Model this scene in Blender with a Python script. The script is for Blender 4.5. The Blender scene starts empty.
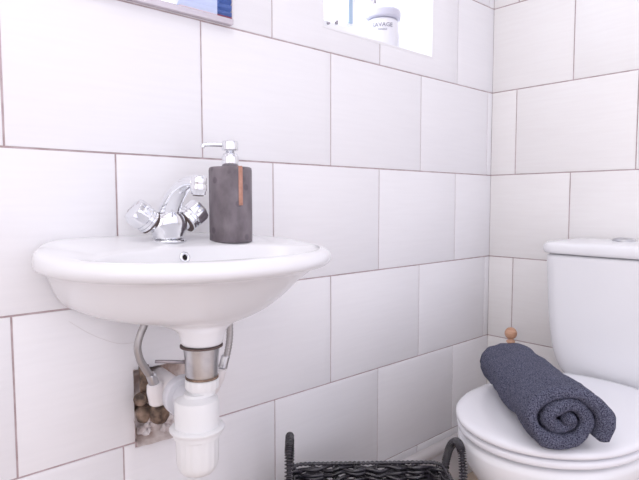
import bpy, bmesh, math, random
from mathutils import Vector, Matrix, noise
C = bpy.context.scene.collection
PI = math.pi
R = random.Random(5)
W = .333; TH = .2545; FZ = .175

# ------------------------------------------------------------ materials
def mat(name, col, rough=.4, metal=0, coat=0, spec=.5):
    m = bpy.data.materials.new(name); m.use_nodes = True
    b = m.node_tree.nodes['Principled BSDF']
    b.inputs['Base Color'].default_value = (*col, 1)
    b.inputs['Roughness'].default_value = rough
    b.inputs['Metallic'].default_value = metal
    b.inputs['Coat Weight'].default_value = coat
    b.inputs['Specular IOR Level'].default_value = spec
    return m

def nz(m, scale, c1, c2, bump=0, dist=.002, stretch=(1, 1, 1), detail=4, lo=.35, hi=.65, bscale=None):
    """procedural noise colour between c1 and c2, and bump"""
    t = m.node_tree; N = t.nodes; L = t.links; b = N['Principled BSDF']
    tc = N.new('ShaderNodeTexCoord'); mp = N.new('ShaderNodeMapping')
    mp.inputs['Scale'].default_value = stretch
    L.new(tc.outputs['Object'], mp.inputs['Vector'])
    n = N.new('ShaderNodeTexNoise'); n.inputs['Scale'].default_value = scale; n.inputs['Detail'].default_value = detail
    L.new(mp.outputs[0], n.inputs['Vector'])
    r = N.new('ShaderNodeValToRGB')
    r.color_ramp.elements[0].position = lo; r.color_ramp.elements[1].position = hi
    r.color_ramp.elements[0].color = (*c1, 1); r.color_ramp.elements[1].color = (*c2, 1)
    L.new(n.outputs['Fac'], r.inputs[0]); L.new(r.outputs[0], b.inputs['Base Color'])
    if bump:
        n2 = n
        if bscale:
            n2 = N.new('ShaderNodeTexNoise'); n2.inputs['Scale'].default_value = bscale; n2.inputs['Detail'].default_value = detail
            L.new(mp.outputs[0], n2.inputs['Vector'])
        bp = N.new('ShaderNodeBump'); bp.inputs['Strength'].default_value = bump; bp.inputs['Distance'].default_value = dist
        L.new(n2.outputs['Fac'], bp.inputs['Height']); L.new(bp.outputs[0], b.inputs['Normal'])
    return m

M = {}
M['tile_l'] = nz(mat('glazed_tile_cool_cast', (.86, .85, .87), .34), 14, (.885, .875, .905), (.905, .895, .925), .10, .0005, (.6, .6, 9), 4, bscale=30)  # lavender cast of the light on the left wall is put into the colour
M['tile_b'] = nz(mat('glazed_tile_warm_cast', (.86, .85, .87), .34), 14, (.90, .875, .865), (.92, .90, .89), .10, .0005, (.6, .6, 9), 4, bscale=30)  # same tile, with the warm light on this wall put into its colour
M['grout'] = nz(mat('grout', (.6, .5, .5), .9), 35, (.40, .29, .29), (.58, .46, .48), .3)
M['porcelain'] = mat('porcelain', (.87, .87, .90), .2, 0, .15)
M['lid'] = mat('lid_plastic', (.87, .87, .92), .2, 0, .2)
M['plastic'] = mat('white_plastic', (.86, .86, .87), .35)
M['pipe'] = mat('pipe_plastic', (.86, .82, .83), .3)
M['paint'] = mat('white_paint', (.9, .89, .91), .6)
M['chrome'] = mat('chrome', (.80, .81, .84), .09, 1)
M['chrome_dull'] = nz(mat('dull_chrome', (.5, .5, .52), .3, 1), 30, (.42, .42, .45), (.62, .62, .63), .1)
M['braid'] = mat('steel_braid', (.42, .40, .40), .42, .85)
M['rubber'] = mat('dark_rubber', (.08, .05, .045), .7)
M['rust'] = nz(mat('corroded_brass', (.2, .13, .09), .75, .2), 60, (.03, .018, .012), (.26, .17, .12), .6, .003)
M['plaster'] = nz(mat('old_plaster', (.6, .5, .45), .95), 28, (.38, .27, .23), (.78, .69, .66), .8, .008)
M['stone'] = nz(mat('grey_stone', (.2, .17, .18), .5), 40, (.085, .066, .078), (.17, .14, .16), .15, .001, (1, 1, .6), 6)
M['copper'] = nz(mat('copper_strip', (.5, .25, .18), .35, .25), 80, (.40, .17, .11), (.52, .25, .18))
M['copper'].node_tree.nodes['Principled BSDF'].inputs['Roughness'].default_value = .45
M['wood'] = nz(mat('turned_wood', (.6, .32, .2), .4), 30, (.52, .24, .13), (.70, .40, .26), .05, .001, (1, 1, 6))
M['rattan'] = nz(mat('black_rattan', (.03, .028, .035), .22), 40, (.009, .008, .011), (.03, .027, .035))
M['terry'] = nz(mat('grey_terry', (.06, .06, .085), .95, spec=.15), 520, (.012, .013, .028), (.21, .22, .33), 1.0, .006, detail=3, lo=.34, hi=.74)
M['floor'] = nz(mat('floor_vinyl', (.6, .5, .42), .45), 7, (.50, .37, .29), (.68, .55, .45), .1)
M['sealant'] = mat('sealant', (.8, .74, .72), .5)
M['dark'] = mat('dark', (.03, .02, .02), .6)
M['mirror'] = mat('mirror_silver', (.93, .94, .96), .01, 1)
M['bevel'] = mat('mirror_trim', (.66, .60, .66), .2, .3)
M['blue'] = nz(mat('blue_slat', (.3, .42, .9), .5), 8, (.08, .16, .55), (.16, .28, .75))
M['red'] = mat('red_rail', (.28, .05, .09), .5)
M['pvc'] = mat('window_pvc', (.9, .9, .92), .3)
M['bluegrey'] = mat('window_edge_strip', (.35, .47, .6), .4)
M['ink'] = mat('jar_ink', (.16, .16, .22), .5)
M['jar'] = mat('jar_white', (.80, .80, .86), .15)
M['shade'] = mat('lamp_opal', (.9, .9, .88), .4)
M['lever'] = mat('lever_metal', (.30, .27, .29), .4, .8)
# soap bottle: darker blotches
def spots():
    m = M['stone']; t = m.node_tree; N = t.nodes; L = t.links; b = N['Principled BSDF']
    src = b.inputs['Base Color'].links[0].from_socket
    tc = N.new('ShaderNodeTexCoord'); v = N.new('ShaderNodeTexVoronoi'); v.inputs['Scale'].default_value = 40
    v.inputs['Randomness'].default_value = 1
    L.new(tc.outputs['Object'], v.inputs['Vector'])
    r = N.new('ShaderNodeValToRGB'); r.color_ramp.elements[0].position = .18; r.color_ramp.elements[1].position = .27
    r.color_ramp.elements[0].color = (.66, .62, .66, 1); r.color_ramp.elements[1].color = (1, 1, 1, 1)
    L.new(v.outputs['Distance'], r.inputs[0])
    mx = N.new('ShaderNodeMix'); mx.data_type = 'RGBA'; mx.blend_type = 'MULTIPLY'; mx.inputs[0].default_value = 1
    L.new(src, mx.inputs[6]); L.new(r.outputs[0], mx.inputs[7]); L.new(mx.outputs[2], b.inputs['Base Color'])
spots()
# window glass: thin, mostly clear
def glass():
    m = bpy.data.materials.new('window_glass'); m.use_nodes = True; t = m.node_tree; N = t.nodes; L = t.links
    N.remove(N['Principled BSDF']); o = N['Material Output']
    a = N.new('ShaderNodeBsdfTransparent'); a.inputs[0].default_value = (.97, .98, 1, 1)
    g = N.new('ShaderNodeBsdfGlossy'); g.inputs['Roughness'].default_value = .05
    
    x = N.new('ShaderNodeMixShader'); x.inputs[0].default_value = .04; L.new(a.outputs[0], x.inputs[1]); L.new(g.outputs[0], x.inputs[2])
    L.new(x.outputs[0], o.inputs[0]); return m
M['glass'] = glass()
def glow(name, col, s):
    m = bpy.data.materials.new(name); m.use_nodes = True; b = m.node_tree.nodes['Principled BSDF']
    b.inputs['Base Color'].default_value = (*col, 1)
    b.inputs['Emission Color'].default_value = (*col, 1); b.inputs['Emission Strength'].default_value = s; return m

# ------------------------------------------------------------ helpers
def obj(name, bm, m, parent=None, smooth=True, sub=0, bev=0, auto=None):
    me = bpy.data.meshes.new(name)
    bmesh.ops.recalc_face_normals(bm, faces=bm.faces)
    bm.to_mesh(me); bm.free()
    me.materials.append(m)
    for p in me.polygons: p.use_smooth = smooth
    o = bpy.data.objects.new(name, me); C.objects.link(o)
    if parent: o.parent = parent
    if bev:
        b = o.modifiers.new('b', 'BEVEL'); b.width = bev; b.segments = 3; b.limit_method = 'ANGLE'; b.angle_limit = .6
        o.modifiers.new('wn', 'WEIGHTED_NORMAL')
    if sub:
        s = o.modifiers.new('s', 'SUBSURF'); s.levels = sub; s.render_levels = sub
    if auto:
        me.set_sharp_from_angle(angle=auto)
    return o

def tag(o, label=None, cat=None, group=None, kind=None):
    if label: o['label'] = label
    if cat: o['category'] = cat
    if group: o['group'] = group
    if kind: o['kind'] = kind
    return o

def thing(name, label, cat, loc=(0, 0, 0), rz=0, group=None):
    o = bpy.data.objects.new(name, None); C.objects.link(o); o.empty_display_size = .05
    o.location = loc; o.rotation_euler = (0, 0, rz)
    return tag(o, label, cat, group)

def box(bm, x0, x1, y0, y1, z0, z1, mtx=None):
    vs = [Vector((x, y, z)) for x in (x0, x1) for y in (y0, y1) for z in (z0, z1)]
    if mtx: vs = [mtx @ v for v in vs]
    v = [bm.verts.new(p) for p in vs]
    for f in ((0, 1, 3, 2), (4, 6, 7, 5), (0, 4, 5, 1), (2, 3, 7, 6), (0, 2, 6, 4), (1, 5, 7, 3)):
        bm.faces.new([v[i] for i in f])

def frame_of(d):
    d = Vector(d).normalized()
    a = Vector((0, 0, 1)) if abs(d.z) < .9 else Vector((1, 0, 0))
    u = d.cross(a).normalized(); return u, d.cross(u).normalized(), d

def loft(bm, rings, cap0=True, cap1=True):
    vr = [[bm.verts.new(p) for p in r] for r in rings]; n = len(vr[0])
    for a, b in zip(vr, vr[1:]):
        for i in range(n):
            bm.faces.new((a[i], a[(i + 1) % n], b[(i + 1) % n], b[i]))
    if cap0: bm.faces.new(vr[0][::-1])
    if cap1: bm.faces.new(vr[-1])
    return vr

def lathe(bm, prof, o=(0, 0, 0), d=(0, 0, 1), n=40, caps=True, facet=None):
    """prof: (radius, height along d)"""
    u, v, w = frame_of(d); o = Vector(o); rings = []
    for r, h in prof:
        rg = []
        for i in range(n):
            a = 2 * PI * i / n; rr = r * (facet(a, h) if facet else 1)
            rg.append(o + w * h + (u * math.cos(a) + v * math.sin(a)) * rr)
        rings.append(rg)
    loft(bm, rings, caps, caps)

def tube(bm, pts, rad, n=12, closed=False):
    pts = [Vector(p) for p in pts]; N = len(pts); rings = []; pu = None
    for i, p in enumerate(pts):
        if closed: d = pts[(i + 1) % N] - pts[i - 1]
        else: d = pts[min(i + 1, N - 1)] - pts[max(i - 1, 0)]
        d.normalize()
        if pu is None: u, v, _ = frame_of(d)
        else:
            u = (pu - d * pu.dot(d)).normalized(); v = d.cross(u)
        pu = u; r = rad(i / (N - 1)) if callable(rad) else rad
        v = d.cross(u)
        rings.append([p + (u * math.cos(2 * PI * k / n) + v * math.sin(2 * PI * k / n)) * r for k in range(n)])
    if closed: rings.append(rings[0]); 
    loft(bm, rings, not closed, not closed)
    if closed: bmesh.ops.remove_doubles(bm, verts=bm.verts, dist=1e-6)

def spline(P, n):
    """catmull-rom through P"""
    P = [Vector(p) for p in P]; Q = [2 * P[0] - P[1]] + P + [2 * P[-1] - P[-2]]; out = []
    for i in range(1, len(Q) - 2):
        for k in range(n):
            t = k / n; a, b, c, d = Q[i - 1], Q[i], Q[i + 1], Q[i + 2]
            out.append(.5 * ((2 * b) + (c - a) * t + (2 * a - 5 * b + 4 * c - d) * t * t + (3 * b - a - 3 * c + d) * t ** 3))
    out.append(P[-1]); return out

# ------------------------------------------------------------ room shell
WX0, WX1, WZ0, WZ1 = -.716, -.309, 1.2455, 1.86      # window opening
HX0, HX1, HZ0, HZ1 = -1.1695, -1.03, 1 * TH + FZ, .560  # broken tile behind the trap
RX, RY, RZ = -2.7, -1.5, 2.4

def cells(u0, u1, v0, v1, holes):
    us = sorted({u0, u1} | {h[i] for h in holes for i in (0, 1) if u0 < h[i] < u1})
    vs = sorted({v0, v1} | {h[i] for h in holes for i in (2, 3) if v0 < h[i] < v1})
    out = []
    for a, b in zip(us, us[1:]):
        for c, d in zip(vs, vs[1:]):
            m, n = (a + b) / 2, (c + d) / 2
            if not any(h[0] < m < h[1] and h[2] < n < h[3] for h in holes): out.append((a, b, c, d))
    return out

def slab(bm, P, u0, u1, v0, v1, w0, w1, holes=(), bev=0):
    """P(u,v,w) -> point; a slab with rectangular holes cut; front at w1"""
    cs = cells(u0, u1, v0, v1, list(holes)); vd = {}
    def V(u, v, w):
        k = (round(u, 5), round(v, 5), w)
        if k not in vd: vd[k] = bm.verts.new(P(u, v, w))
        return vd[k]
    edges = {}
    fr = []
    for a, b, c, d in cs:
        q = [(a, c), (b, c), (b, d), (a, d)]
        fr.append(bm.faces.new([V(*p, w1) for p in q])); bm.faces.new([V(*p, w0) for p in q[::-1]])
        for i in range(4):
            e = (q[i], q[(i + 1) % 4]); k = frozenset((tuple(round(t, 5) for t in e[0]), tuple(round(t, 5) for t in e[1])))
            edges.setdefault(k, []).append(e)
    side = []
    for k, l in edges.items():
        if len(l) == 1:
            (p, q) = l[0]
            side.append(bm.edges.get((V(*p, w1), V(*q, w1))))
            bm.faces.new((V(*p, w0), V(*q, w0), V(*q, w1), V(*p, w1)))
    if bev:
        bmesh.ops.bevel(bm, geom=side, offset=bev, segments=2, profile=.5, affect='EDGES')

PL = lambda u, v, w: Vector((u, -w, v))       # left wall (y=0), w into the room
PB = lambda u, v, w: Vector((-w, u, v))       # wall behind the toilet (x=0)
G = .0016                                      # half joint
TT = .006

def tile_wall(name, P, rows, holes, m, span, zmax):
    bm = bmesh.new()
    for j in range(-1, 9):
        z0 = FZ + j * TH; z1 = z0 + TH
        z0c, z1c = max(z0, 0), min(z1, zmax)
        if z1c - z0c < .01: continue
        xs = rows(j)
        for a, b in zip(xs, xs[1:]):
            if b - a < .012: continue
            j1 = R.uniform(-.0005, .0005)
            slab(bm, P, a + (G if a > -5 else 0), b - (G if b < -.001 else 0), z0c + G, z1c - G, -TT + .001, 0 + j1 * .3, holes, .0011)
    return obj(name, bm, m, None, True, auto=.5)

KX_EVEN = {1: .9992, 2: 1.9945, 3: 2.9975, 4: 4.0035}   # small laying errors, in tiles
def rows_left(j):
    a = .0759; xs = [0]
    if j % 2:            # joints at a + k  (row between lines 1-2, 3-4)
        xs += [-(a + k) * W for k in range(0, 9)]
    else:
        xs += [-(a + k + .5) * W for k in range(0, 9)]
    return sorted(x for x in xs if x > RX) if True else xs
def rl(j):
    xs = rows_left(j)
    return [RX] + xs
def rb(j):
    q = .243
    ks = [-(q + k + (0 if j % 2 else .5)) * W for k in range(-1, 5)]
    if not j % 2: pass
    return [RY] + sorted(x for x in ks if RY < x < -.001) + [0]
# rows 3-4 (j=3) and 1-2 (j=1) share joints on the left wall
wl = tile_wall('wall_left', PL, rl, [(WX0, WX1, WZ0, WZ1), (HX0, HX1, HZ0 - .01, HZ1)], M['tile_l'], None, RZ)
tag(wl, kind='structure')
wb = tile_wall('wall_back', PB, rb, [], M['tile_b'], None, RZ)
tag(wb, kind='structure')
# grout beds / masonry
bm = bmesh.new()
slab(bm, PL, RX - .1, .1, 0, RZ, -.168, -.0022, [(WX0, WX1, WZ0, WZ1), (HX0, HX1, HZ0, HZ1)])
obj('grout_bed', bm, M['grout'], wl, False)
bm = bmesh.new(); slab(bm, PB, RY - .1, 0, 0, RZ, -.2, -.0022, [])
obj('grout_bed', bm, M['grout'], wb, False)
# window reveal lining
bm = bmesh.new()
box(bm, WX0 - .001, WX0 + .004, .0, .13, WZ0, WZ1); box(bm, WX1 - .004, WX1 + .001, .0, .13, WZ0, WZ1)
box(bm, WX0, WX1, .0, .13, WZ1 - .004, WZ1 + .001); box(bm, WX0, WX1, -.001, .13, WZ0 - .001, WZ0 + .004)
obj('window_reveal', bm, M['paint'], wl, False)
# plaster in the pipe chase
bm = bmesh.new()
nx, nzc = 26, 24; grid = []
for i in range(nx + 1):
    col = []
    for k in range(nzc + 1):
        x = HX0 - .003 + (HX1 - HX0 + .006) * i / nx; z = HZ0 - .003 + (HZ1 - HZ0 + .006) * k / nzc
        e = min(i, nx - i, k, nzc - k)
        y = .030 + .012 * noise.noise(Vector((x * 40, 3, z * 40))) - (.028 if e == 0 else (.012 if e == 1 else 0))
        y -= .018 * max(0, 1 - k / 9)
        col.append(bm.verts.new((x, y, z)))
    grid.append(col)
for i in range(nx):
    for k in range(nzc): bm.faces.new((grid[i][k], grid[i + 1][k], grid[i + 1][k + 1], grid[i][k + 1]))
obj('exposed_plaster', bm, M['plaster'], wl, False)
# rubble crumbs in the chase
bm = bmesh.new()
for i in range(26):
    p = Vector((R.uniform(HX0 + .01, HX0 + .085), R.uniform(.004, .018), HZ0 + .004 + abs(R.gauss(0, .018))))
    s = R.uniform(.004, .011)
    vs = bmesh.ops.create_icosphere(bm, subdivisions=1, radius=s)['verts']
    for v in vs: v.co = v.co * R.uniform(.7, 1.25) + p
tag(obj('plaster_rubble', bm, nz(mat('rubble', (.8, .74, .73), .9), 40, (.5, .4, .38), (.88, .83, .83)), wl, False), kind='stuff')
# hairline crack on the tile left of the chase
bm = bmesh.new()
pts = [(-1.275, -.0003, .664), (-1.245, -.0003, .640), (-1.215, -.0003, .622), (-1.19, -.0003, .612), (-1.16, -.0003, .61)]
tube(bm, spline(pts, 6), .00035, 5); obj('hairline_crack', bm, mat('crack_grey', (.74, .71, .71), .8), wl)

def shell(name, *b, m='paint'):
    bm = bmesh.new(); box(bm, *b); return tag(obj(name, bm, M[m], None, False), kind='structure')
shell('floor', RX - .1, .2, RY - .1, .2, -.1, 0, m='floor')
shell('ceiling', RX - .1, .2, RY - .1, .2, RZ, RZ + .1)
shell('wall_right', RX - .1, .2, RY - .1, RY, 0, RZ)
shell('wall_front', RX - .1, RX, RY, 0, 0, RZ)
# floor tile joints seam on floor
bm = bmesh.new()
for k in range(9): box(bm, -k * .3 - .152, -k * .3 - .148, RY, 0, .0, .0006)
for k in range(5): box(bm, RX, 0, -k * .3 - .202, -k * .3 - .198, .0, .0006)
tag(obj('trim_1', bm, M['grout'], None, False), kind='structure')

# ------------------------------------------------------------ window
wf = tag(bpy.data.objects.new('window_1', None), kind='structure'); C.objects.link(wf); wf.location = ((WX0 + WX1) / 2, .12, WZ0)
def wbox(name, m, *bs, bev=.003):
    bm = bmesh.new()
    for b in bs: box(bm, b[0] - wf.location.x, b[1] - wf.location.x, b[2] - .12, b[3] - .12, b[4] - WZ0, b[5] - WZ0)
    return obj(name, bm, M[m], wf, True, bev=bev)
fy0, fy1 = .118, .17
wbox('window_frame', 'pvc', (WX0, WX0 + .05, fy0, fy1, WZ0, WZ1), (WX1 - .03, WX1, fy0, fy1, WZ0, WZ1),
     (WX0 + .05, WX1 - .03, fy0, fy1, WZ0, WZ0 + .07), (WX0 + .05, WX1 - .03, fy0, fy1, WZ1 - .05, WZ1))
wbox('mullion', 'pvc', (-.523, -.486, fy0 - .001, fy1, WZ0 + .075, WZ1 - .05))
wbox('edge_strip', 'bluegrey', (-.5215, -.507, fy0 - .006, fy0 + .001, WZ0 + .0775, WZ1 - .05), bev=.001)  # blue-grey strip along the mullion edge
pn = wbox('pane', 'glass', (WX0 + .05, WX1 - .03, .145, .148, WZ0 + .065, WZ1 - .05), bev=0)
for p in pn.data.polygons: p.use_smooth = False
wbox('window_handle', 'lever', (-.441, -.433, .095, .118, 1.386, 1.47), bev=.002)
bm = bmesh.new()
for x, z, s in ((-.5625, 1.316, .006), (-.592, 1.3075, .004)):
    lathe(bm, [(.2 * s, 0), (s, .001), (s, .005), (.5 * s, .008)], (x - wf.location.x, -.002, z - WZ0), (0, -1, 0), 12)
obj('screw_cap', bm, M['lever'], wf)
# jar on the sill
jr = thing('candle_jar', 'white lidded glass jar with printed lettering standing on the window sill', 'jar', (-.446, .062, WZ0 + .004))
bm = bmesh.new(); lathe(bm, [(.040, 0), (.046, .004), (.0475, .012), (.0475, .078), (.044, .088), (.038, .092)], n=48)
obj('body', bm, M['jar'], jr)
bm = bmesh.new(); lathe(bm, [(.040, .0925), (.0505, .094), (.0515, .098), (.0515, .112), (.049, .118), (.03, .121), (.001, .1215)], n=48)
obj('lid', bm, mat('jar_lid', (.60, .60, .72), .3), jr)
jr.scale = (.92, .92, .88)
def curved_text(name, txt, size, r, ang, z, m, parent, depth=.0006):
    cu = bpy.data.curves.new(name, 'FONT'); cu.body = txt; cu.size = size; cu.align_x = 'CENTER'; cu.extrude = depth; cu.resolution_u = 2
    t = bpy.data.objects.new('tmp', cu); C.objects.link(t)
    dg = bpy.context.evaluated_depsgraph_get(); me = bpy.data.meshes.new_from_object(t.evaluated_get(dg))
    C.objects.unlink(t); bpy.data.objects.remove(t)
    for v in me.vertices:
        a = ang + v.co.x / r; rr = r + v.co.z
        v.co = (math.cos(a) * rr, math.sin(a) * rr, z + v.co.y)
    me.materials.clear(); me.materials.append(m)
    o = bpy.data.objects.new(name, me); C.objects.link(o); o.parent = parent; return o
AJ = math.atan2(-.92 - .066, -1.56 + .432)
curved_text('lettering', 'SAVAGE', .0165, .0478, AJ, .062, M['ink'], jr)
curved_text('small_lettering', '· CANDLE ·', .0065, .0478, AJ, .052, M['ink'], jr)

# ------------------------------------------------------------ mirror
mr = thing('wall_mirror', 'frameless wall mirror with pale trim strip above the washbasin, reflecting blue slats', 'mirror', (-1.36, 0, 1.195))
bm = bmesh.new(); box(bm, -.4, .3975, -.010, -.004, .0115, .62); obj('mirror_glass', bm, M['mirror'], mr, False)
bm = bmesh.new(); box(bm, -.402, .3995, -.013, -.0005, 0, .0105); box(bm, .398, .4005, -.0105, -.0005, .0105, .62); box(bm, -.402, -.4002, -.0105, -.0005, .0105, .62)
obj('trim_strip', bm, M['bevel'], mr, True, bev=.001)

# blue slatted blind on the opposite wall (seen in the mirror)
bl = thing('slatted_blind', 'blue slatted blind with dark red bottom rail, seen only in the mirror', 'blind', (-.16, RY + .03, 1.765))
bm = bmesh.new()
for i in range(12):
    mt = Matrix.Translation((0, 0, .014 + i * .034)) @ Matrix.Rotation(.75, 4, 'X')
    box(bm, -.14, .155, -.019, .019, -.0012, .0012, mt)
obj('slats', bm, M['blue'], bl, False)
bm = bmesh.new(); box(bm, .06, .158, -.026, .018, -.022, .004); box(bm, -.14, .06, -.012, .018, -.006, .002); obj('bottom_rail', bm, M['red'], bl, True, bev=.002)
bm = bmesh.new(); box(bm, -.145, .158, -.029, .02, .42, .46); obj('headrail', bm, M['pvc'], bl, True, bev=.002)

# ------------------------------------------------------------ washbasin
BX = -1.118; NB = 72
def bout(a, D, yt, cw, z, n=2.15, yb=-.001, N=NB):
    """outline: half-width a, reaches y=-D, widest at yt, wall width factor cw. returns ring"""
    pts = []
    k = int(N * .78)
    for i in range(k):
        th = -.5 * PI * 0 + PI * i / (k - 1)
        # superellipse front part th 0..pi
        c, s = math.cos(th), math.sin(th)
        x = a * math.copysign(abs(c) ** (2 / n), c); y = -yt - (D - yt) * abs(s) ** (2 / n)
        pts.append((x, y))
    # rear part: from left (-a,-yt) to wall and back
    m = N - k; rear = []
    side = m // 2 - 2
    for i in range(1, side + 1):
        t = i / side
        rear.append((-a * (1 - (1 - cw) * t ** 2.2), -yt + (yt + yb) * t))
    bk = m - 2 * side
    w = a * cw
    for i in range(1, bk + 1):
        rear.append((-w + 2 * w * i / (bk + 1), yb))
    for i in range(side, 0, -1):
        t = i / side
        rear.append((a * (1 - (1 - cw) * t ** 2.2), -yt + (yt + yb) * t))
    pts += rear
    return [Vector((x, y, z)) for x, y in pts]

bs = thing('washbasin', 'white wall-hung ceramic washbasin with rounded front on the tiled wall', 'basin', (BX, 0, .6))
rings = []
zb = -.6
def add(a, D, yt, cw, z, n=2.15, yb=-.001): rings.append(bout(a, D, yt, cw, z + zb, n, yb))
# underside to rim, then bowl inside
def circ_ring(cx, cy, rx, ry, z):
    # same point order as bout: start at +x going to -y front ... -x, rear
    base = bout(1, 1, .3, .8, 0)
    out = []
    for p in base:
        q = Vector((p.x, p.y + .42, 0))
        an = math.atan2(q.y / .58, q.x)
        out.append(Vector((cx + rx * math.cos(an), cy + ry * math.sin(an), z + zb)))
    return out
OY = -.168
rings.append(circ_ring(-.011, OY, .020, .020, .6335))
rings.append(circ_ring(-.011, OY, .0325, .0325, .6335))
rings.append(circ_ring(-.011, OY, .0330, .0330, .640))
rings.append(circ_ring(-.011, OY, .0355, .0355, .652))
rings.append(circ_ring(-.010, OY, .0410, .0410, .662))
add(.078, .208, .07, .80, .668, 2.0, -.04)
add(.118, .222, .06, 1.0, .6735, 2.0, -.0015)
add(.150, .236, .055, 1.045, .682, 2.0)
add(.168, .251, .06, 1.01, .694, 2.0)
add(.180, .266, .07, .99, .708, 2.05)
add(.190, .287, .09, .98, .730, 2.1)
add(.202, .307, .11, .95, .748, 2.15)
add(0.2110, .321, .11, .90, .753, 2.15)
add(0.2200, .330, .11, .87, .7545, 2.15)
add(0.2270, .337, .11, .86, .7585, 2.15)
add(0.2300, .340, .11, .86, .765, 2.15)
add(0.2290, .339, .11, .86, .772, 2.15)
add(0.2250, .335, .11, .86, .7775, 2.15)
add(0.2180, .329, .11, .86, .7805, 2.15)
add(.208, .315, .11, .88, .781, 2.15, -.006)
NR = len(rings)
def bowl(s, z, cy=-.215, ry=.098, rx=.186):
    return circ_ring(0, cy, rx * s, ry * s, z)
rings.append(bowl(1.03, .7805)); rings.append(bowl(1.0, .7785)); rings.append(bowl(.975, .773)); rings.append(bowl(.90, .758))
rings.append(bowl(.78, .740, -.210)); rings.append(bowl(.60, .722, -.205)); rings.append(bowl(.42, .710, -.20)); rings.append(bowl(.2, .704, -.20)); rings.append(bowl(.14, .703, -.20))
# raise the rear deck toward the wall
for r in rings[NR - 4:NR + 3]:
    for v in r:
        t = max(0, min(1, (v.y + .20) / .16)); t = t * t * (3 - 2 * t)
        v.z += .0085 * t
for r in rings[NR - 7:NR]:
    for v in r:
        if v.y > -.012: v.z += .010 * (1 if v.z > .16 else .5)
bm = bmesh.new(); loft(bm, rings, True, True)
obj('basin_bowl', bm, M['porcelain'], bs, sub=1)
bm = bmesh.new()
lathe(bm, [(.0045, -.001), (.0085, -.0005), (.0095, .0015), (.008, .003), (.0048, .0032), (.0045, -.001)], (-.017, -.1275, .1675), (0, -.94, .25), 28, False)
obj('overflow_ring', bm, M['chrome'], bs)
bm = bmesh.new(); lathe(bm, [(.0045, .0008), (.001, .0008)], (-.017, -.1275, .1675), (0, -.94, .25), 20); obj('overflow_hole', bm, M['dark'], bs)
bm = bmesh.new(); lathe(bm, [(.029, .102), (.029, .1055), (.025, .107), (.02, .1055), (.001, .1055)], (0, -.20, 0), n=32); obj('drain_ring', bm, M['chrome'], bs)
# small dark fixing under the bowl
bm = bmesh.new(); lathe(bm, [(.004, 0), (.004, .012), (.001, .013)], (-.03, -.10, .068), (0, 0, 1), 10); obj('fixing_stub', bm, M['rubber'], bs)

# ------------------------------------------------------------ tap
TX, TY, TZ = -1.131, -.066, .7885
tp = thing('basin_mixer_tap', 'chrome two-handled basin mixer tap with curved spout on the basin deck', 'tap', (TX, TY, TZ))
bm = bmesh.new()
lathe(bm, [(.026, 0), (.0285, .001), (.0285, .004), (.026, .005)], n=48, facet=lambda a, h: 1 + .02 * math.cos(24 * a))
obj('base_ring', bm, M['chrome'], tp)
bm = bmesh.new()
def ell(cx, cy, z, rx, ry, n=32): return [Vector((cx + rx * math.cos(2 * PI * i / n), cy + ry * math.sin(2 * PI * i / n), z)) for i in range(n)]
loft(bm, [ell(0, 0, .004, .0275, .026), ell(0, 0, .010, .026, .024), ell(0, 0, .018, .029, .025), ell(0, -.001, .028, .034, .026), ell(0, -.003, .038, .031, .025), ell(0, -.006, .048, .020, .021), ell(0, -.010, .054, .010, .012)])
obj('body', bm, M['chrome'], tp, sub=1)
bm = bmesh.new()
path = spline([(0, .006, .020), (0, -.002, .045), (0, -.020, .070), (0, -.048, .090), (0, -.076, .0985), (0, -.098, .0985)], 8)
n_ = len(path); rr = []
pu = Vector((1, 0, 0))
for i, p in enumerate(path):
    d = (path[min(i + 1, n_ - 1)] - path[max(i - 1, 0)]).normalized(); v = d.cross(pu)
    t = i / (n_ - 1); a = .0215 * (1 - t) + .0105 * t; b = .020 * (1 - t) ** 1.2 + .0090 * t
    rr.append([p + pu * math.cos(2 * PI * k / 24) * a + v * math.sin(2 * PI * k / 24) * b for k in range(24)])
loft(bm, rr); obj('spout', bm, M['chrome'], tp)
bm = bmesh.new()
lathe(bm, [(.004, .0115), (.009, .0105), (.0118, .006), (.0118, -.001), (.0108, -.003), (.0125, -.0045), (.0125, -.012), (.0110, -.0135), (.0110, -.0185), (.009, -.019)], (0, -.104, .098), (0, -.12, 1), 32)
ae = obj('aerator', bm, M['chrome'], tp)
bm = bmesh.new(); lathe(bm, [(.0085, 0), (.0085, .0012), (.001, .0012)], (0, -.1015, .0785), (0, .12, -1), 24); obj('outlet_mesh', bm, M['rubber'], ae)
def handle(s):
    d = Vector((s * .80, 0, .60)).normalized(); o = Vector((s * .0245, 0, .029))
    bm = bmesh.new()
    lathe(bm, [(.012, -.004), (.0135, .006), (.0145, .010)], o, d, 32)
    k = obj('handle_stem', bm, M['chrome'], tp)
    bm = bmesh.new()
    fc = lambda a, h: 1 + (.045 * math.cos(8 * a) if .022 < h else 0)
    lathe(bm, [(r * 1.1, z * 1.1) for r, z in [(.010, .008), (.0185, .0085), (.0195, .010), (.0195, .013), (.0180, .0135), (.0180, .0155), (.0195, .016), (.0195, .0185), (.0180, .019), (.0180, .021),
               (.0198, .0215), (.0200, .036), (.0180, .0405), (.0120, .0425), (.001, .0430)]], o, d, 64, facet=fc)
    h = obj('handle', bm, M['chrome'], tp, auto=.5)
    bm = bmesh.new(); lathe(bm, [(.0205, .0066), (.0205, .0088), (.01, .0088)], o, d, 32); obj('seal', bm, M['rubber'], h)
handle(-1); handle(1)

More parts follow.
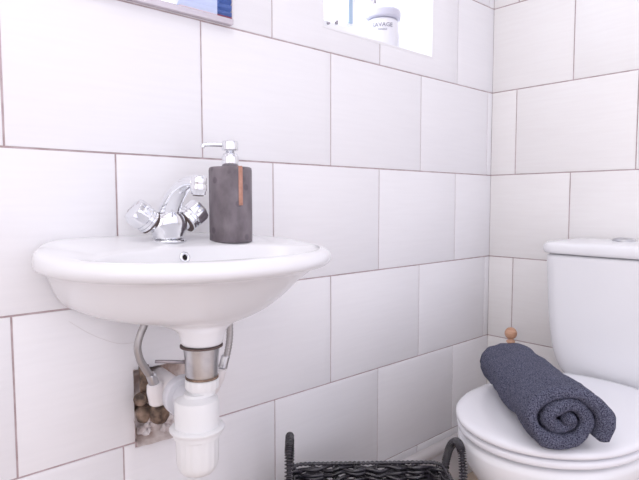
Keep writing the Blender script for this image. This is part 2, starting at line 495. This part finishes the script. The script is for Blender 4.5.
# ------------------------------------------------------------ soap dispenser
SX, SY = -1.024, -.093
sp = thing('soap_dispenser', 'dark grey stone soap dispenser with chrome pump and copper strip on the basin', 'soap dispenser', (SX, SY, .7855))
bm = bmesh.new()
lathe(bm, [(.034, 0), (.0373, .0015), (.0378, .006), (.0378, .126), (.0370, .1305), (.034, .132), (.012, .132)], n=64)
obj('bottle', bm, M['stone'], sp)
AS = math.atan2(-.92 - SY, -1.56 - SX)
bm = bmesh.new()
a0 = AS + .47; w = .10; ra = []
for z, in ((.036,), (.0372,), (.1365,), (.1385,)):
    pass
zz = [.1000 - .0 - .0, ] 
def strip_pt(a, r, z): return Vector((r * math.cos(a), r * math.sin(a), z))
rows_ = []
Zs = [.098, .1385]
for z in [.0995 - .0005, .1386]:
    pass
rows_ = []
for z, r in [(.0650, .0382)] + [(.0650 + i * .007, .0386) for i in range(0, 10)] + [(.1315, .0384), (.1327, .037), (.1327, .030)]:
    rows_.append([strip_pt(a0 - w + 2 * w * k / 6, r, z) for k in range(7)])
vr = [[bm.verts.new(p) for p in r] for r in rows_]
for a, b in zip(vr, vr[1:]):
    for k in range(6): bm.faces.new((a[k], a[k + 1], b[k + 1], b[k]))
cs_ = obj('copper_strip', bm, M['copper'], sp)
so = cs_.modifiers.new('s', 'SOLIDIFY'); so.thickness = .0007
bm = bmesh.new()
lathe(bm, [(.0135, .1315), (.0150, .133), (.0150, .1500), (.0140, .1520), (.0130, .1525), (.0125, .1555), (.0095, .1565), (.0075, .157), (.0075, .162)], n=32)
obj('pump_collar', bm, M['chrome'], sp)
bm = bmesh.new()
lathe(bm, [(.010, .1605), (.0140, .1612), (.0146, .163), (.0146, .1755), (.0135, .1775), (.001, .178)], n=32)
hd = obj('pump_head', bm, M['chrome'], sp)
nd = Vector((-.80, .55, 0)).normalized()
bm = bmesh.new(); tube(bm, spline([nd * .010 + Vector((0, 0, .171)), nd * .030 + Vector((0, 0, .1715)), nd * .045 + Vector((0, 0, .1705)), nd * .0475 + Vector((0, 0, .166))], 6), .0040, 14)
obj('nozzle', bm, M['chrome'], hd)

# ------------------------------------------------------------ waste trap
tr = thing('bottle_trap', 'white plastic bottle trap with metal collar hanging under the washbasin', 'waste trap', (-1.130, OY, .42))
def T(name, prof, m, par=tr, dx=0, dy=0, n=48, facet=None, auto=.6):
    bm = bmesh.new(); lathe(bm, [(r, z - .42) for r, z in prof], (dx, dy, 0), n=n, facet=facet); return obj(name, bm, M[m], par, auto=auto)
T('rubber_washer', [(.030, .6300), (.0333, .6305), (.0333, .6330), (.030, .6333)], 'rubber')
T('metal_collar', [(.020, .582), (.0245, .5835), (.0255, .588), (.0262, .608), (.0285, .6295), (.022, .6292)], 'chrome_dull')
T('lower_washer', [(.022, .5795), (.0258, .580), (.0258, .5835), (.022, .584)], 'rust')
T('inlet_nut', [(.018, .553), (.0205, .554), (.0205, .562), (.0250, .5635), (.0262, .566), (.0262, .578), (.0240, .5796)], 'plastic', n=96, facet=lambda a, h: 1 + (.018 * math.cos(16 * a) if h > .144 else 0))
DX = -.010
T('trap_body', [(.012, .5), (.0345, .503), (.0345, .543), (.033, .548), (.024, .5515), (.020, .554), (.0195, .558)], 'plastic', dx=DX)
T('locking_ring', [(.030, .4985), (.0415, .499), (.0428, .501), (.0428, .5035), (.041, .505), (.037, .506), (.030, .5062)], 'plastic', dx=DX)
T('bottle', [(.001, .4285), (.014, .4287), (.024, .4315), (.0295, .438), (.0322, .447), (.0332, .488), (.0370, .490), (.0370, .4985), (.03, .499)], 'plastic', dx=DX, n=144,
  facet=lambda a, h: 1 + (.022 * math.cos(18 * a) if .022 < h < .066 else 0))
# outlet: collar on the side of the body and pipe to the wall
od = Vector((.10, 1, 0)).normalized(); oo = Vector((DX, 0, .118))
bm = bmesh.new(); lathe(bm, [(.020, .015), (.0235, .030), (.0235, .042), (.032, .043), (.0335, .046), (.0335, .060), (.032, .063), (.0225, .064)], oo, od, 64)
obj('outlet_nut', bm, mat('nut_plastic', (.66, .66, .71), .3), tr, auto=.6)
bm = bmesh.new(); lathe(bm, [(.018, .04), (.0185, .1), (.0185, .188), (.010, .188)], oo, od, 40); obj('outlet_pipe', bm, M['pipe'], tr)
# pop-up lever
bm = bmesh.new(); tube(bm, [(-.020, .012, .186), (-.042, .026, .188), (-.060, .038, .189)], .0028, 10); obj('waste_lever', bm, M['lever'], tr)

# ------------------------------------------------------------ flexible hoses
def hose(name, label, pts, ends):
    o = thing(name, label, 'hose', pts[0])
    P0 = Vector(pts[0]); bm = bmesh.new()
    pp = spline([Vector(p) - P0 for p in pts], 24)
    tube(bm, pp, lambda t: .0062 + .00035 * math.sin(t * 460), 14)
    obj('braided_sleeve', bm, M['braid'], o)
    for i, (p, d, prof, m, nm) in enumerate(ends):
        bm = bmesh.new(); lathe(bm, prof, Vector(p) - P0, d, 24); obj(nm, bm, M[m], o, auto=.5)
    return o
hose('braided_hose', 'braided steel supply hose curving down left of the bottle trap',
     [(-1.150, -.070, .70), (-1.176, -.068, .658), (-1.189, -.066, .625), (-1.186, -.064, .600), (-1.176, -.062, .580), (-1.165, -.060, .562), (-1.158, -.058, .548)],
     [((-1.163, -.060, .560), (.35, .10, -.93), [(.0078, -.008), (.0086, -.006), (.0086, .012), (.0078, .014)], 'chrome_dull', 'crimped_ferrule'),
      ((-1.158, -.058, .549), (.22, .06, -.95), [(.010, -.001), (.0132, .001), (.0138, .004), (.0158, .012), (.0162, .034), (.0135, .037)], 'pipe', 'hose_nut')])
hose('braided_hose', 'braided steel supply hose running down right of the bottle trap',
     [(-1.028, -.068, .71), (-1.016, -.068, .650), (-1.0135, -.068, .612), (-1.018, -.067, .580), (-1.029, -.066, .552)],
     [((-1.0255, -.066, .560), (-.30, .05, -.95), [(.0066, -.014), (.0080, -.012), (.0080, .004), (.0086, .005), (.0086, .009), (.0066, .010)], 'chrome_dull', 'crimped_ferrule'),
      ((-1.030, -.066, .550), (-.2, .05, -.95), [(.006, 0), (.0085, .002), (.0080, .020), (.006, .026), (.003, .034)], 'pipe', 'hose_nut')])
h2 = [o for o in C.objects if o.name.startswith('braided_hose') and o.type == 'EMPTY'][-1]
q0 = Vector((-1.028, -.068, .71)); bm = bmesh.new()
tube(bm, [p - q0 for p in spline([(-1.037, -.064, .520), (-1.041, -.055, .506), (-1.045, -.030, .500), (-1.047, .024, .499)], 8)], .0055, 14)
obj('supply_pipe', bm, M['pipe'], h2)
# isolating valve in the chase
vl = thing('isolating_valve', 'corroded brass isolating valve in the broken tile hole left of the trap', 'valve', (-1.148, -.052, .490))
bm = bmesh.new()
lathe(bm, [(.010, .026), (.0150, .022), (.0160, .012), (.0165, .000), (.014, -.010), (.008, -.014)], (0, 0, 0), (.1, 0, 1), 20, facet=lambda a, h: 1 + .07 * math.sin(5 * a + h * 300))
lathe(bm, [(.009, 0), (.010, .025), (.010, .085)], (.002, -.004, 0), (-.1, 1, -.05), 20)
obj('valve_body', bm, M['rust'], vl)
bm = bmesh.new(); lathe(bm, [(.006, -.014), (.0115, -.012), (.0115, 0), (.0095, .002), (.0095, .006), (.0115, .008), (.0115, .018), (.007, .020)], (-.014, .030, .026), (-.5, -.5, .1), 12)
obj('compression_nut', bm, M['rust'], vl, auto=.5)
bm = bmesh.new(); lathe(bm, [(.0125, 0), (.0145, .002), (.0125, .012), (.009, .020), (.004, .023)], (-.016, .024, .006), (-.3, -.4, -.5), 14, facet=lambda a, h: 1 + .1 * math.sin(4 * a)); obj('compression_joint', bm, M['rust'], vl)
bm = bmesh.new(); lathe(bm, [(.009, 0), (.009, .05)], (-.008, .035, .030), (.0, .1, 1), 14); obj('copper_stub', bm, M['rust'], vl)

# ------------------------------------------------------------ waste pipe along the wall
pp_ = thing('waste_pipe', 'long white waste pipe clipped along the foot of the tiled wall behind the basket', 'pipe', (-.7, -.026, .152))
bm = bmesh.new(); tube(bm, [(-1.9, 0, -.004), (-.6, 0, 0), (.68, 0, .003)], .0160, 28); obj('pipe_run', bm, M['pipe'], pp_)
for x in (-.9, .6):
    bm = bmesh.new(); lathe(bm, [(.0165, -.006), (.0185, -.005), (.0185, .005), (.0165, .006)], (x, 0, 0), (1, 0, 0), 28); obj('pipe_clip', bm, M['pipe'], pp_)

# ------------------------------------------------------------ toilet
TCY = -.432
tl = thing('toilet', 'white close-coupled toilet against the right tiled wall with its lid closed', 'toilet', (-.4, TCY, 0))
def egg(xf, xb, hw, z, n=64, pb=2.6, pf=2.0, cx=-.48):
    """plan outline, pointed toward -x.  xf front x, xb back x"""
    pts = []
    for i in range(n):
        a = 2 * PI * i / n; c, s = math.cos(a), math.sin(a)
        p = pb if c > 0 else pf
        x = cx + (xb - cx if c > 0 else cx - xf) * math.copysign(abs(c) ** (2 / p), c)
        y = hw * math.copysign(abs(s) ** (2 / (p)), s)
        pts.append(Vector((x + .4, y, z)))
    return pts
# bowl / pedestal
bm = bmesh.new()
loft(bm, [egg(-.60, -.06, .105, 0, cx=-.36), egg(-.60, -.06, .107, .012, cx=-.36), egg(-.575, -.06, .095, .05, cx=-.36), egg(-.565, -.06, .090, .12, cx=-.36), egg(-.58, -.055, .096, .19, cx=-.38),
          egg(-.615, -.05, .118, .25, cx=-.42), egg(-.655, -.04, .146, .305, cx=-.45), egg(-.682, -.03, .166, .345, cx=-.47), egg(-.690, -.03, .1735, .370, cx=-.48), egg(-.690, -.03, .1745, .392, cx=-.48),
          egg(-.685, -.035, .170, .398, cx=-.48)])
obj('bowl', bm, M['porcelain'], tl, sub=1)
bm = bmesh.new()
loft(bm, [egg(-.680, -.205, .168, .399), egg(-.689, -.202, .1765, .402), egg(-.691, -.202, .178, .408), egg(-.690, -.202, .177, .4145), egg(-.685, -.204, .172, .4165)])
obj('seat', bm, M['lid'], tl, sub=1)
bm = bmesh.new()
loft(bm, [egg(-.683, -.206, .170, .4180), egg(-.692, -.203, .1785, .4200), egg(-.694, -.202, .180, .426), egg(-.692, -.204, .178, .4320), egg(-.682, -.210, .169, .4360), egg(-.64, -.235, .135, .4385), egg(-.56, -.30, .07, .440)])
obj('lid', bm, M['lid'], tl, sub=1)
for s in (-1, 1):
    bm = bmesh.new(); lathe(bm, [(.007, -.014), (.008, -.012), (.008, .012), (.007, .014)], (.2035, s * .075, .412), (0, 1, 0), 20); obj('hinge', bm, M['lid'], tl)
# cistern
def crect(x0, x1, hw, z, r=.04, n=8, bow=.012):
    pts = []
    for (cx, cy, a0) in ((x1 - .012, hw - .012, 0), (x0 + r, hw - r, 90), (x0 + r, -hw + r, 180), (x1 - .012, -hw + .012, 270)):
        rr = .012 if cx > (x0 + x1) / 2 else r
        for k in range(n + 1):
            a = math.radians(a0 + 90 * k / n); x = cx + rr * math.cos(a); y = cy + rr * math.sin(a)
            pts.append([x, y])
        if a0 == 90:
            for k in range(1, 8):
                y = (hw - r) * (1 - 2 * k / 8); pts.append([x0, y])
    out = []
    for x, y in pts:
        if x < x0 + r: x -= bow * (1 - (y / hw) ** 2)
        out.append(Vector((x + .4, y, z)))
    return out
bm = bmesh.new()
loft(bm, [crect(-.150, -.012, .105, .399), crect(-.170, -.012, .120, .405), crect(-.182, -.012, .136, .43), crect(-.188, -.012, .150, .47), crect(-.191, -.012, .157, .52), crect(-.193, -.012, .163, .60),
          crect(-.194, -.012, .1675, .70), crect(-.195, -.012, .169, .7215), crect(-.19, -.014, .165, .7235)])
obj('cistern', bm, M['porcelain'], tl, sub=1)
bm = bmesh.new()
loft(bm, [crect(-.19, -.012, .164, .7245), crect(-.200, -.008, .172, .7255), crect(-.203, -.008, .1745, .730), crect(-.203, -.008, .1745, .744), crect(-.200, -.010, .1715, .7505), crect(-.192, -.014, .164, .7545), crect(-.16, -.03, .13, .7575), crect(-.12, -.06, .08, .759)])
obj('cistern_lid', bm, M['porcelain'], tl, sub=1)
bm = bmesh.new()
lathe(bm, [(.018, .7565), (.0270, .7575), (.0275, .7605), (.0255, .7640), (.018, .7665), (.008, .7675), (.001, .7677)], (.298, .004, 0), n=40)
obj('flush_button', bm, M['chrome_dull'], tl)

# ------------------------------------------------------------ wooden-knobbed stand in the corner
st = thing('toilet_brush', 'toilet brush with a round wooden knob standing in the corner behind the towel', 'toilet brush', (-.1, -.134, 0))
bm = bmesh.new(); lathe(bm, [(.045, 0), (.048, .003), (.048, .14), (.045, .143), (.041, .143), (.041, .02), (.001, .02)], n=36); obj('holder', bm, M['porcelain'], st)
bm = bmesh.new(); lathe(bm, [(.006, .021), (.030, .03), (.032, .1), (.020, .125), (.006, .13)], n=24); tag(obj('bristles', bm, M['paint'], st), kind='stuff')
bm = bmesh.new(); lathe(bm, [(.006, .12), (.0065, .43), (.0085, .445), (.0125, .4495), (.0125, .4535), (.008, .4565), (.007, .461)], n=20); obj('handle', bm, M['wood'], st)
bm = bmesh.new()
lathe(bm, [(.0065, .4585)] + [(.0175 * math.sin(a), .475 - .0175 * math.cos(a)) for a in [.45 + (PI - .47) * k / 14 for k in range(15)]], n=28); obj('knob', bm, M['wood'], st)

# ------------------------------------------------------------ towel
F0 = Vector((-.658, -.537, 0)); B0 = Vector((-.415, -.292, 0))
ax = (B0 - F0); LEN = ax.length; ax.normalize(); sx = Vector((ax.y, -ax.x, 0))     # sx points to image right
tw = thing('rolled_towel', 'dark grey rolled terry towel lying on the closed toilet lid', 'towel', (F0.x, F0.y, .4395))
def spiral(t):
    """t in 0..1 -> (u,v) centre line. loose roll, flattened, tail tucked at lower right"""
    th = 2.05 * 2 * PI * t - .50 + .1 * 2 * PI
    r = .008 + .056 * t ** .9
    u = r * math.cos(-th); v = r * math.sin(-th)
    return u, v
NT = 120; TH0 = .0122
prof_o, prof_i = [], []
cl = [spiral(i / NT) for i in range(NT + 1)]
sc_u, sc_v = 1.10, .84
cl = [(u * sc_u, v * sc_v) for u, v in cl]
# final tail: continue past the roll down to the lid on the right
eu, ev = cl[-1]
loop = []
for side in (1, -1):
    rng = range(NT + 1) if side == 1 else range(NT, -1, -1)
    for i in rng:
        a = cl[max(i - 1, 0)]; b = cl[min(i + 1, NT)]
        du, dv = b[0] - a[0], b[1] - a[1]; l = math.hypot(du, dv)
        nu, nv = dv / l, -du / l
        h = TH0 * (1 + .10 * math.sin(i * .35))
        loop.append((cl[i][0] + side * nu * h, cl[i][1] + side * nv * h))
    # rounded ends
    i = NT if side == 1 else 0
    a = cl[max(i - 1, 0)]; b = cl[min(i + 1, NT)]
    du, dv = b[0] - a[0], b[1] - a[1]; l = math.hypot(du, dv); s2 = 1 if side == 1 else -1
    for k in range(1, 6):
        an = PI * k / 6
        cu, cv = math.cos(an) * side * dv / l + math.sin(an) * s2 * du / l, -math.cos(an) * side * du / l + math.sin(an) * s2 * dv / l
        loop.append((cl[i][0] + cu * TH0, cl[i][1] + cv * TH0))
vmin = min(v for u, v in loop)
bm = bmesh.new()
K = 74; rings = []
for k in range(K + 1):
    t = k / K; d = t * LEN
    rd = 1.0 - .05 * math.sin(PI * t) + .0 * t
    sc = 1.0 - .10 * t
    e = 0
    if k == 0: e = .55
    elif k == 1: e = .2
    elif k == K: e = .5
    rg = []
    for q, (u, v) in enumerate(loop):
        # shrink the ribbon thickness at the very ends: pull toward centre line
        ci = q if q <= NT else (NT if q <= NT + 5 else max(0, NT - (q - NT - 6)))
        ci = min(ci, NT); cu, cv = cl[ci]
        uu = (u + (cu - u) * e) ; vv = (v + (cv - v) * e)
        base = vmin
        z = (vv - base) * sc * rd; x = uu * sc
        # flatten against the lid
        if z < .004: z = .004 * (z / .004 if z > 0 else 0)
        p = ax * d + sx * x + Vector((0, 0, z))
        ci_t = ci / NT
        p += ax * (.006 * math.sin(ci_t * 17) * (1 - min(1, t * 5)) - .004 * ci_t)
        w1 = noise.noise(Vector((x * 20, z * 20, d * 13 + 5))) * .0075
        w2 = noise.noise(Vector((x * 60, z * 60 + 9, d * 45))) * .0028
        w3 = noise.noise(Vector((x * 330, z * 330 + 3, d * 330))) * .0011
        nrm = (sx * u + Vector((0, 0, v))).normalized()
        p += nrm * ((w1 + w2) + w3) if z > .006 else Vector((0, 0, 0))
        rg.append(p)
    rings.append(rg)
vr = loft(bm, rings, False, False)
for r_, fl in ((vr[0], True), (vr[-1], False)):
    for fv in (r_[NT:NT + 7], r_[2 * NT + 6:] + [r_[0]]):
        if len(set(fv)) > 2: bm.faces.new(fv)
# end faces as strips across the ribbon
def endcap(r, flip):
    n = NT
    for i in range(n):
        a, b = r[i], r[i + 1]; j = n + 6 + (n - i)
        c, d_ = r[min(j - 1, len(r) - 1)], r[min(j, len(r) - 1)]
        try: bm.faces.new((a, b, c, d_) if not flip else (d_, c, b, a))
        except ValueError: pass
endcap(vr[0], True); endcap(vr[-1], False)
to = obj('towel_roll', bm, M['terry'], tw)

# ------------------------------------------------------------ wicker basket
e1 = Vector((.76, -.65, 0)).normalized(); n1 = Vector((-.65, -.76, 0)).normalized()
A = Vector((-.862, -.058, 0)); BL, BD, BH = .318, .175, .309
bk = thing('wicker_basket', 'black woven rattan basket with arched end handles on the floor by the toilet', 'basket', A)
def bp(s, t, z, inset=0): return e1 * s + n1 * t + Vector((0, 0, z))
def perim(f, z):
    """f in 0..1 around the rounded rectangle, tapering to the bottom"""
    tp_ = 1 - .16 * (1 - z / BH); cs, ct = BL / 2, BD / 2; per = 2 * (BL + BD); d = (f % 1) * per
    if d < BL: s, t = d, 0
    elif d < BL + BD: s, t = BL, d - BL
    elif d < 2 * BL + BD: s, t = 2 * BL + BD - d, BD
    else: s, t = 0, per - d
    # round corners
    r = .03; qs = min(max(s, r), BL - r); qt = min(max(t, r), BD - r)
    ds, dt = s - qs, t - qt; l = math.hypot(ds, dt)
    if l > r: ds, dt = ds * r / l, dt * r / l; s, t = qs + ds, qt + dt
    return bp(cs + (s - cs) * tp_, ct + (t - ct) * tp_, z)
def pnorm(f, z):
    a, b = perim(f - .002, z), perim(f + .002, z); d = (b - a).normalized(); return Vector((d.y, -d.x, 0))
bm = bmesh.new()
NS = 22; NW = 176
zr = .012; row = 0
while zr < BH - .004:
    ph = row % 2; pts = []
    j0 = R.uniform(0, 6)
    for i in range(NW):
        f = i / NW; w_ = math.cos(PI * NS * f + PI * ph) * .0075
        z = zr + .0030 * math.sin(2 * PI * 7 * f + j0) + .0016 * math.sin(2 * PI * 17 * f + j0)
        pts.append(perim(f, z) + pnorm(f, z) * w_)
    tube(bm, pts, .0042, 6, True) if False else None
    # ring of a flat-ish strand
    rings = []
    N_ = len(pts)
    for i in range(N_):
        d = (pts[(i + 1) % N_] - pts[i - 1]).normalized(); u = Vector((d.y, -d.x, 0)).normalized(); v = Vector((0, 0, 1))
        rings.append([bm.verts.new(pts[i] + u * math.cos(a) * .0032 + v * math.sin(a) * .0046) for a in [2 * PI * k / 6 for k in range(6)]])
    for i in range(N_):
        a, b = rings[i], rings[(i + 1) % N_]
        for k in range(6): bm.faces.new((a[k], a[(k + 1) % 6], b[(k + 1) % 6], b[k]))
    zr += (.0004 if not row % 2 else .0098); row += 1
obj('woven_side', bm, M['rattan'], bk)
bm = bmesh.new()
for i in range(NS):
    f = i / NS; tube(bm, [perim(f, z) for z in (.004, .1, .2, BH)], .0032, 6)
obj('stakes', bm, M['rattan'], bk)
bm = bmesh.new(); pts = []
NRm = 420
rings = []
for i in range(NRm):
    f = i / NRm; p = perim(f, BH); d = (perim(f + .002, BH) - perim(f - .002, BH)).normalized(); u = Vector((d.y, -d.x, 0)); v = Vector((0, 0, 1))
    r = .0040 + .0008 * math.sin(2 * PI * i / 4)
    rings.append([bm.verts.new(p + (u * math.cos(a) + v * math.sin(a)) * r) for a in [2 * PI * k / 8 for k in range(8)]])
for i in range(NRm):
    a, b = rings[i], rings[(i + 1) % NRm]
    for k in range(8): bm.faces.new((a[k], a[(k + 1) % 8], b[(k + 1) % 8], b[k]))
obj('rim', bm, M['rattan'], bk)
bm = bmesh.new()
c4 = [perim(f, .006) for f in [i / 40 for i in range(40)]]; c5 = [p + Vector((0, 0, .006)) for p in c4]
loft(bm, [c4, c5]); obj('basket_base', bm, M['rattan'], bk)
for s, T_ in ((0.0, ((.016, .20), (.014, .30), (.020, .350), (.040, .384), (.065, .396), (.095, .396), (.122, .384), (.142, .350), (.150, .30), (.150, .20))),
              (BL + .004, ((.012, .20), (.014, .30), (.030, .340), (.055, .370), (.085, .391), (.108, .397), (.126, .392), (.137, .370), (.142, .335), (.145, .28), (.145, .20)))):
    P = [bp(s, a, b) for a, b in T_]
    bm = bmesh.new(); path = spline(P, 40)
    tube(bm, path, lambda t: .0062 + .0024 * math.sin(t * 2 * PI * 58), 12)
    obj('handle', bm, M['rattan'], bk)

# ------------------------------------------------------------ ceiling lamp and light
lp = thing('ceiling_lamp', 'round opal ceiling lamp on the bathroom ceiling', 'lamp', (-1.6, -.8, RZ))
bm = bmesh.new(); lathe(bm, [(.17, 0), (.17, -.02), (.165, -.022)], n=48); obj('lamp_base', bm, M['pvc'], lp)
bm = bmesh.new(); lathe(bm, [(.16, -.0225), (.155, -.05), (.12, -.075), (.06, -.088), (.001, -.09)], n=48); obj('lamp_shade', bm, glow('opal_glow', (1, .97, .93), 3), lp)

def area(name, loc, rot, sx_, sy_, e, col):
    l = bpy.data.lights.new(name, 'AREA'); l.shape = 'RECTANGLE'; l.size = sx_; l.size_y = sy_; l.energy = e; l.color = col
    o = bpy.data.objects.new(name, l); C.objects.link(o); o.location = loc; o.rotation_euler = rot; l.specular_factor = .35 if name == 'bounce_light' else 1; return o
area('ceiling_light', (-1.5, -.85, 2.27), (0, 0, 0), 1.5, .9, 6.6, (1, .955, .955))
area('warm_fill_light', (-2.6, -.85, 1.35), (0, math.radians(-90), 0), 1.8, 1.1, 7, (1, .955, .95))  # added warm fill from behind the camera; the wall there has no doorway
area('bounce_light', (-1.2, -1.45, .95), (math.radians(90), 0, 0), 2.2, 1.8, 8.8, (.83, .84, 1))
area('window_light', ((WX0 + WX1) / 2, .30, (WZ0 + WZ1) / 2 + .05), (math.radians(-90), 0, 0), .7, .9, 11, (.80, .85, 1))

w = bpy.data.worlds.new('world'); bpy.context.scene.world = w; w.use_nodes = True
w.node_tree.nodes['Background'].inputs[0].default_value = (.95, .97, 1, 1); w.node_tree.nodes['Background'].inputs[1].default_value = 4

# ------------------------------------------------------------ camera
F, YAW, PIT, ROL = 546.0, .83508, -.069967, -.001404
cam = bpy.data.cameras.new('camera'); co = bpy.data.objects.new('camera', cam); C.objects.link(co)
cam.sensor_width = 36; cam.lens = F * 36 / 639; cam.clip_start = .01
f = Vector((math.cos(PIT) * math.cos(YAW), math.cos(PIT) * math.sin(YAW), math.sin(PIT)))
r = Vector((math.sin(YAW), -math.cos(YAW), 0)); u = r.cross(f)
r2 = r * math.cos(ROL) + u * math.sin(ROL); u2 = u * math.cos(ROL) - r * math.sin(ROL)
mw = Matrix((r2, u2, -f)).transposed().to_4x4(); mw.translation = (-4.68287 * W, -2.76042 * W, 2.046446 * W + FZ)
co.matrix_world = mw
bpy.context.scene.camera = co
vs = bpy.context.scene.view_settings
vs.view_transform = 'Standard'; vs.look = 'None'; vs.exposure = -0.04; vs.gamma = 1.18
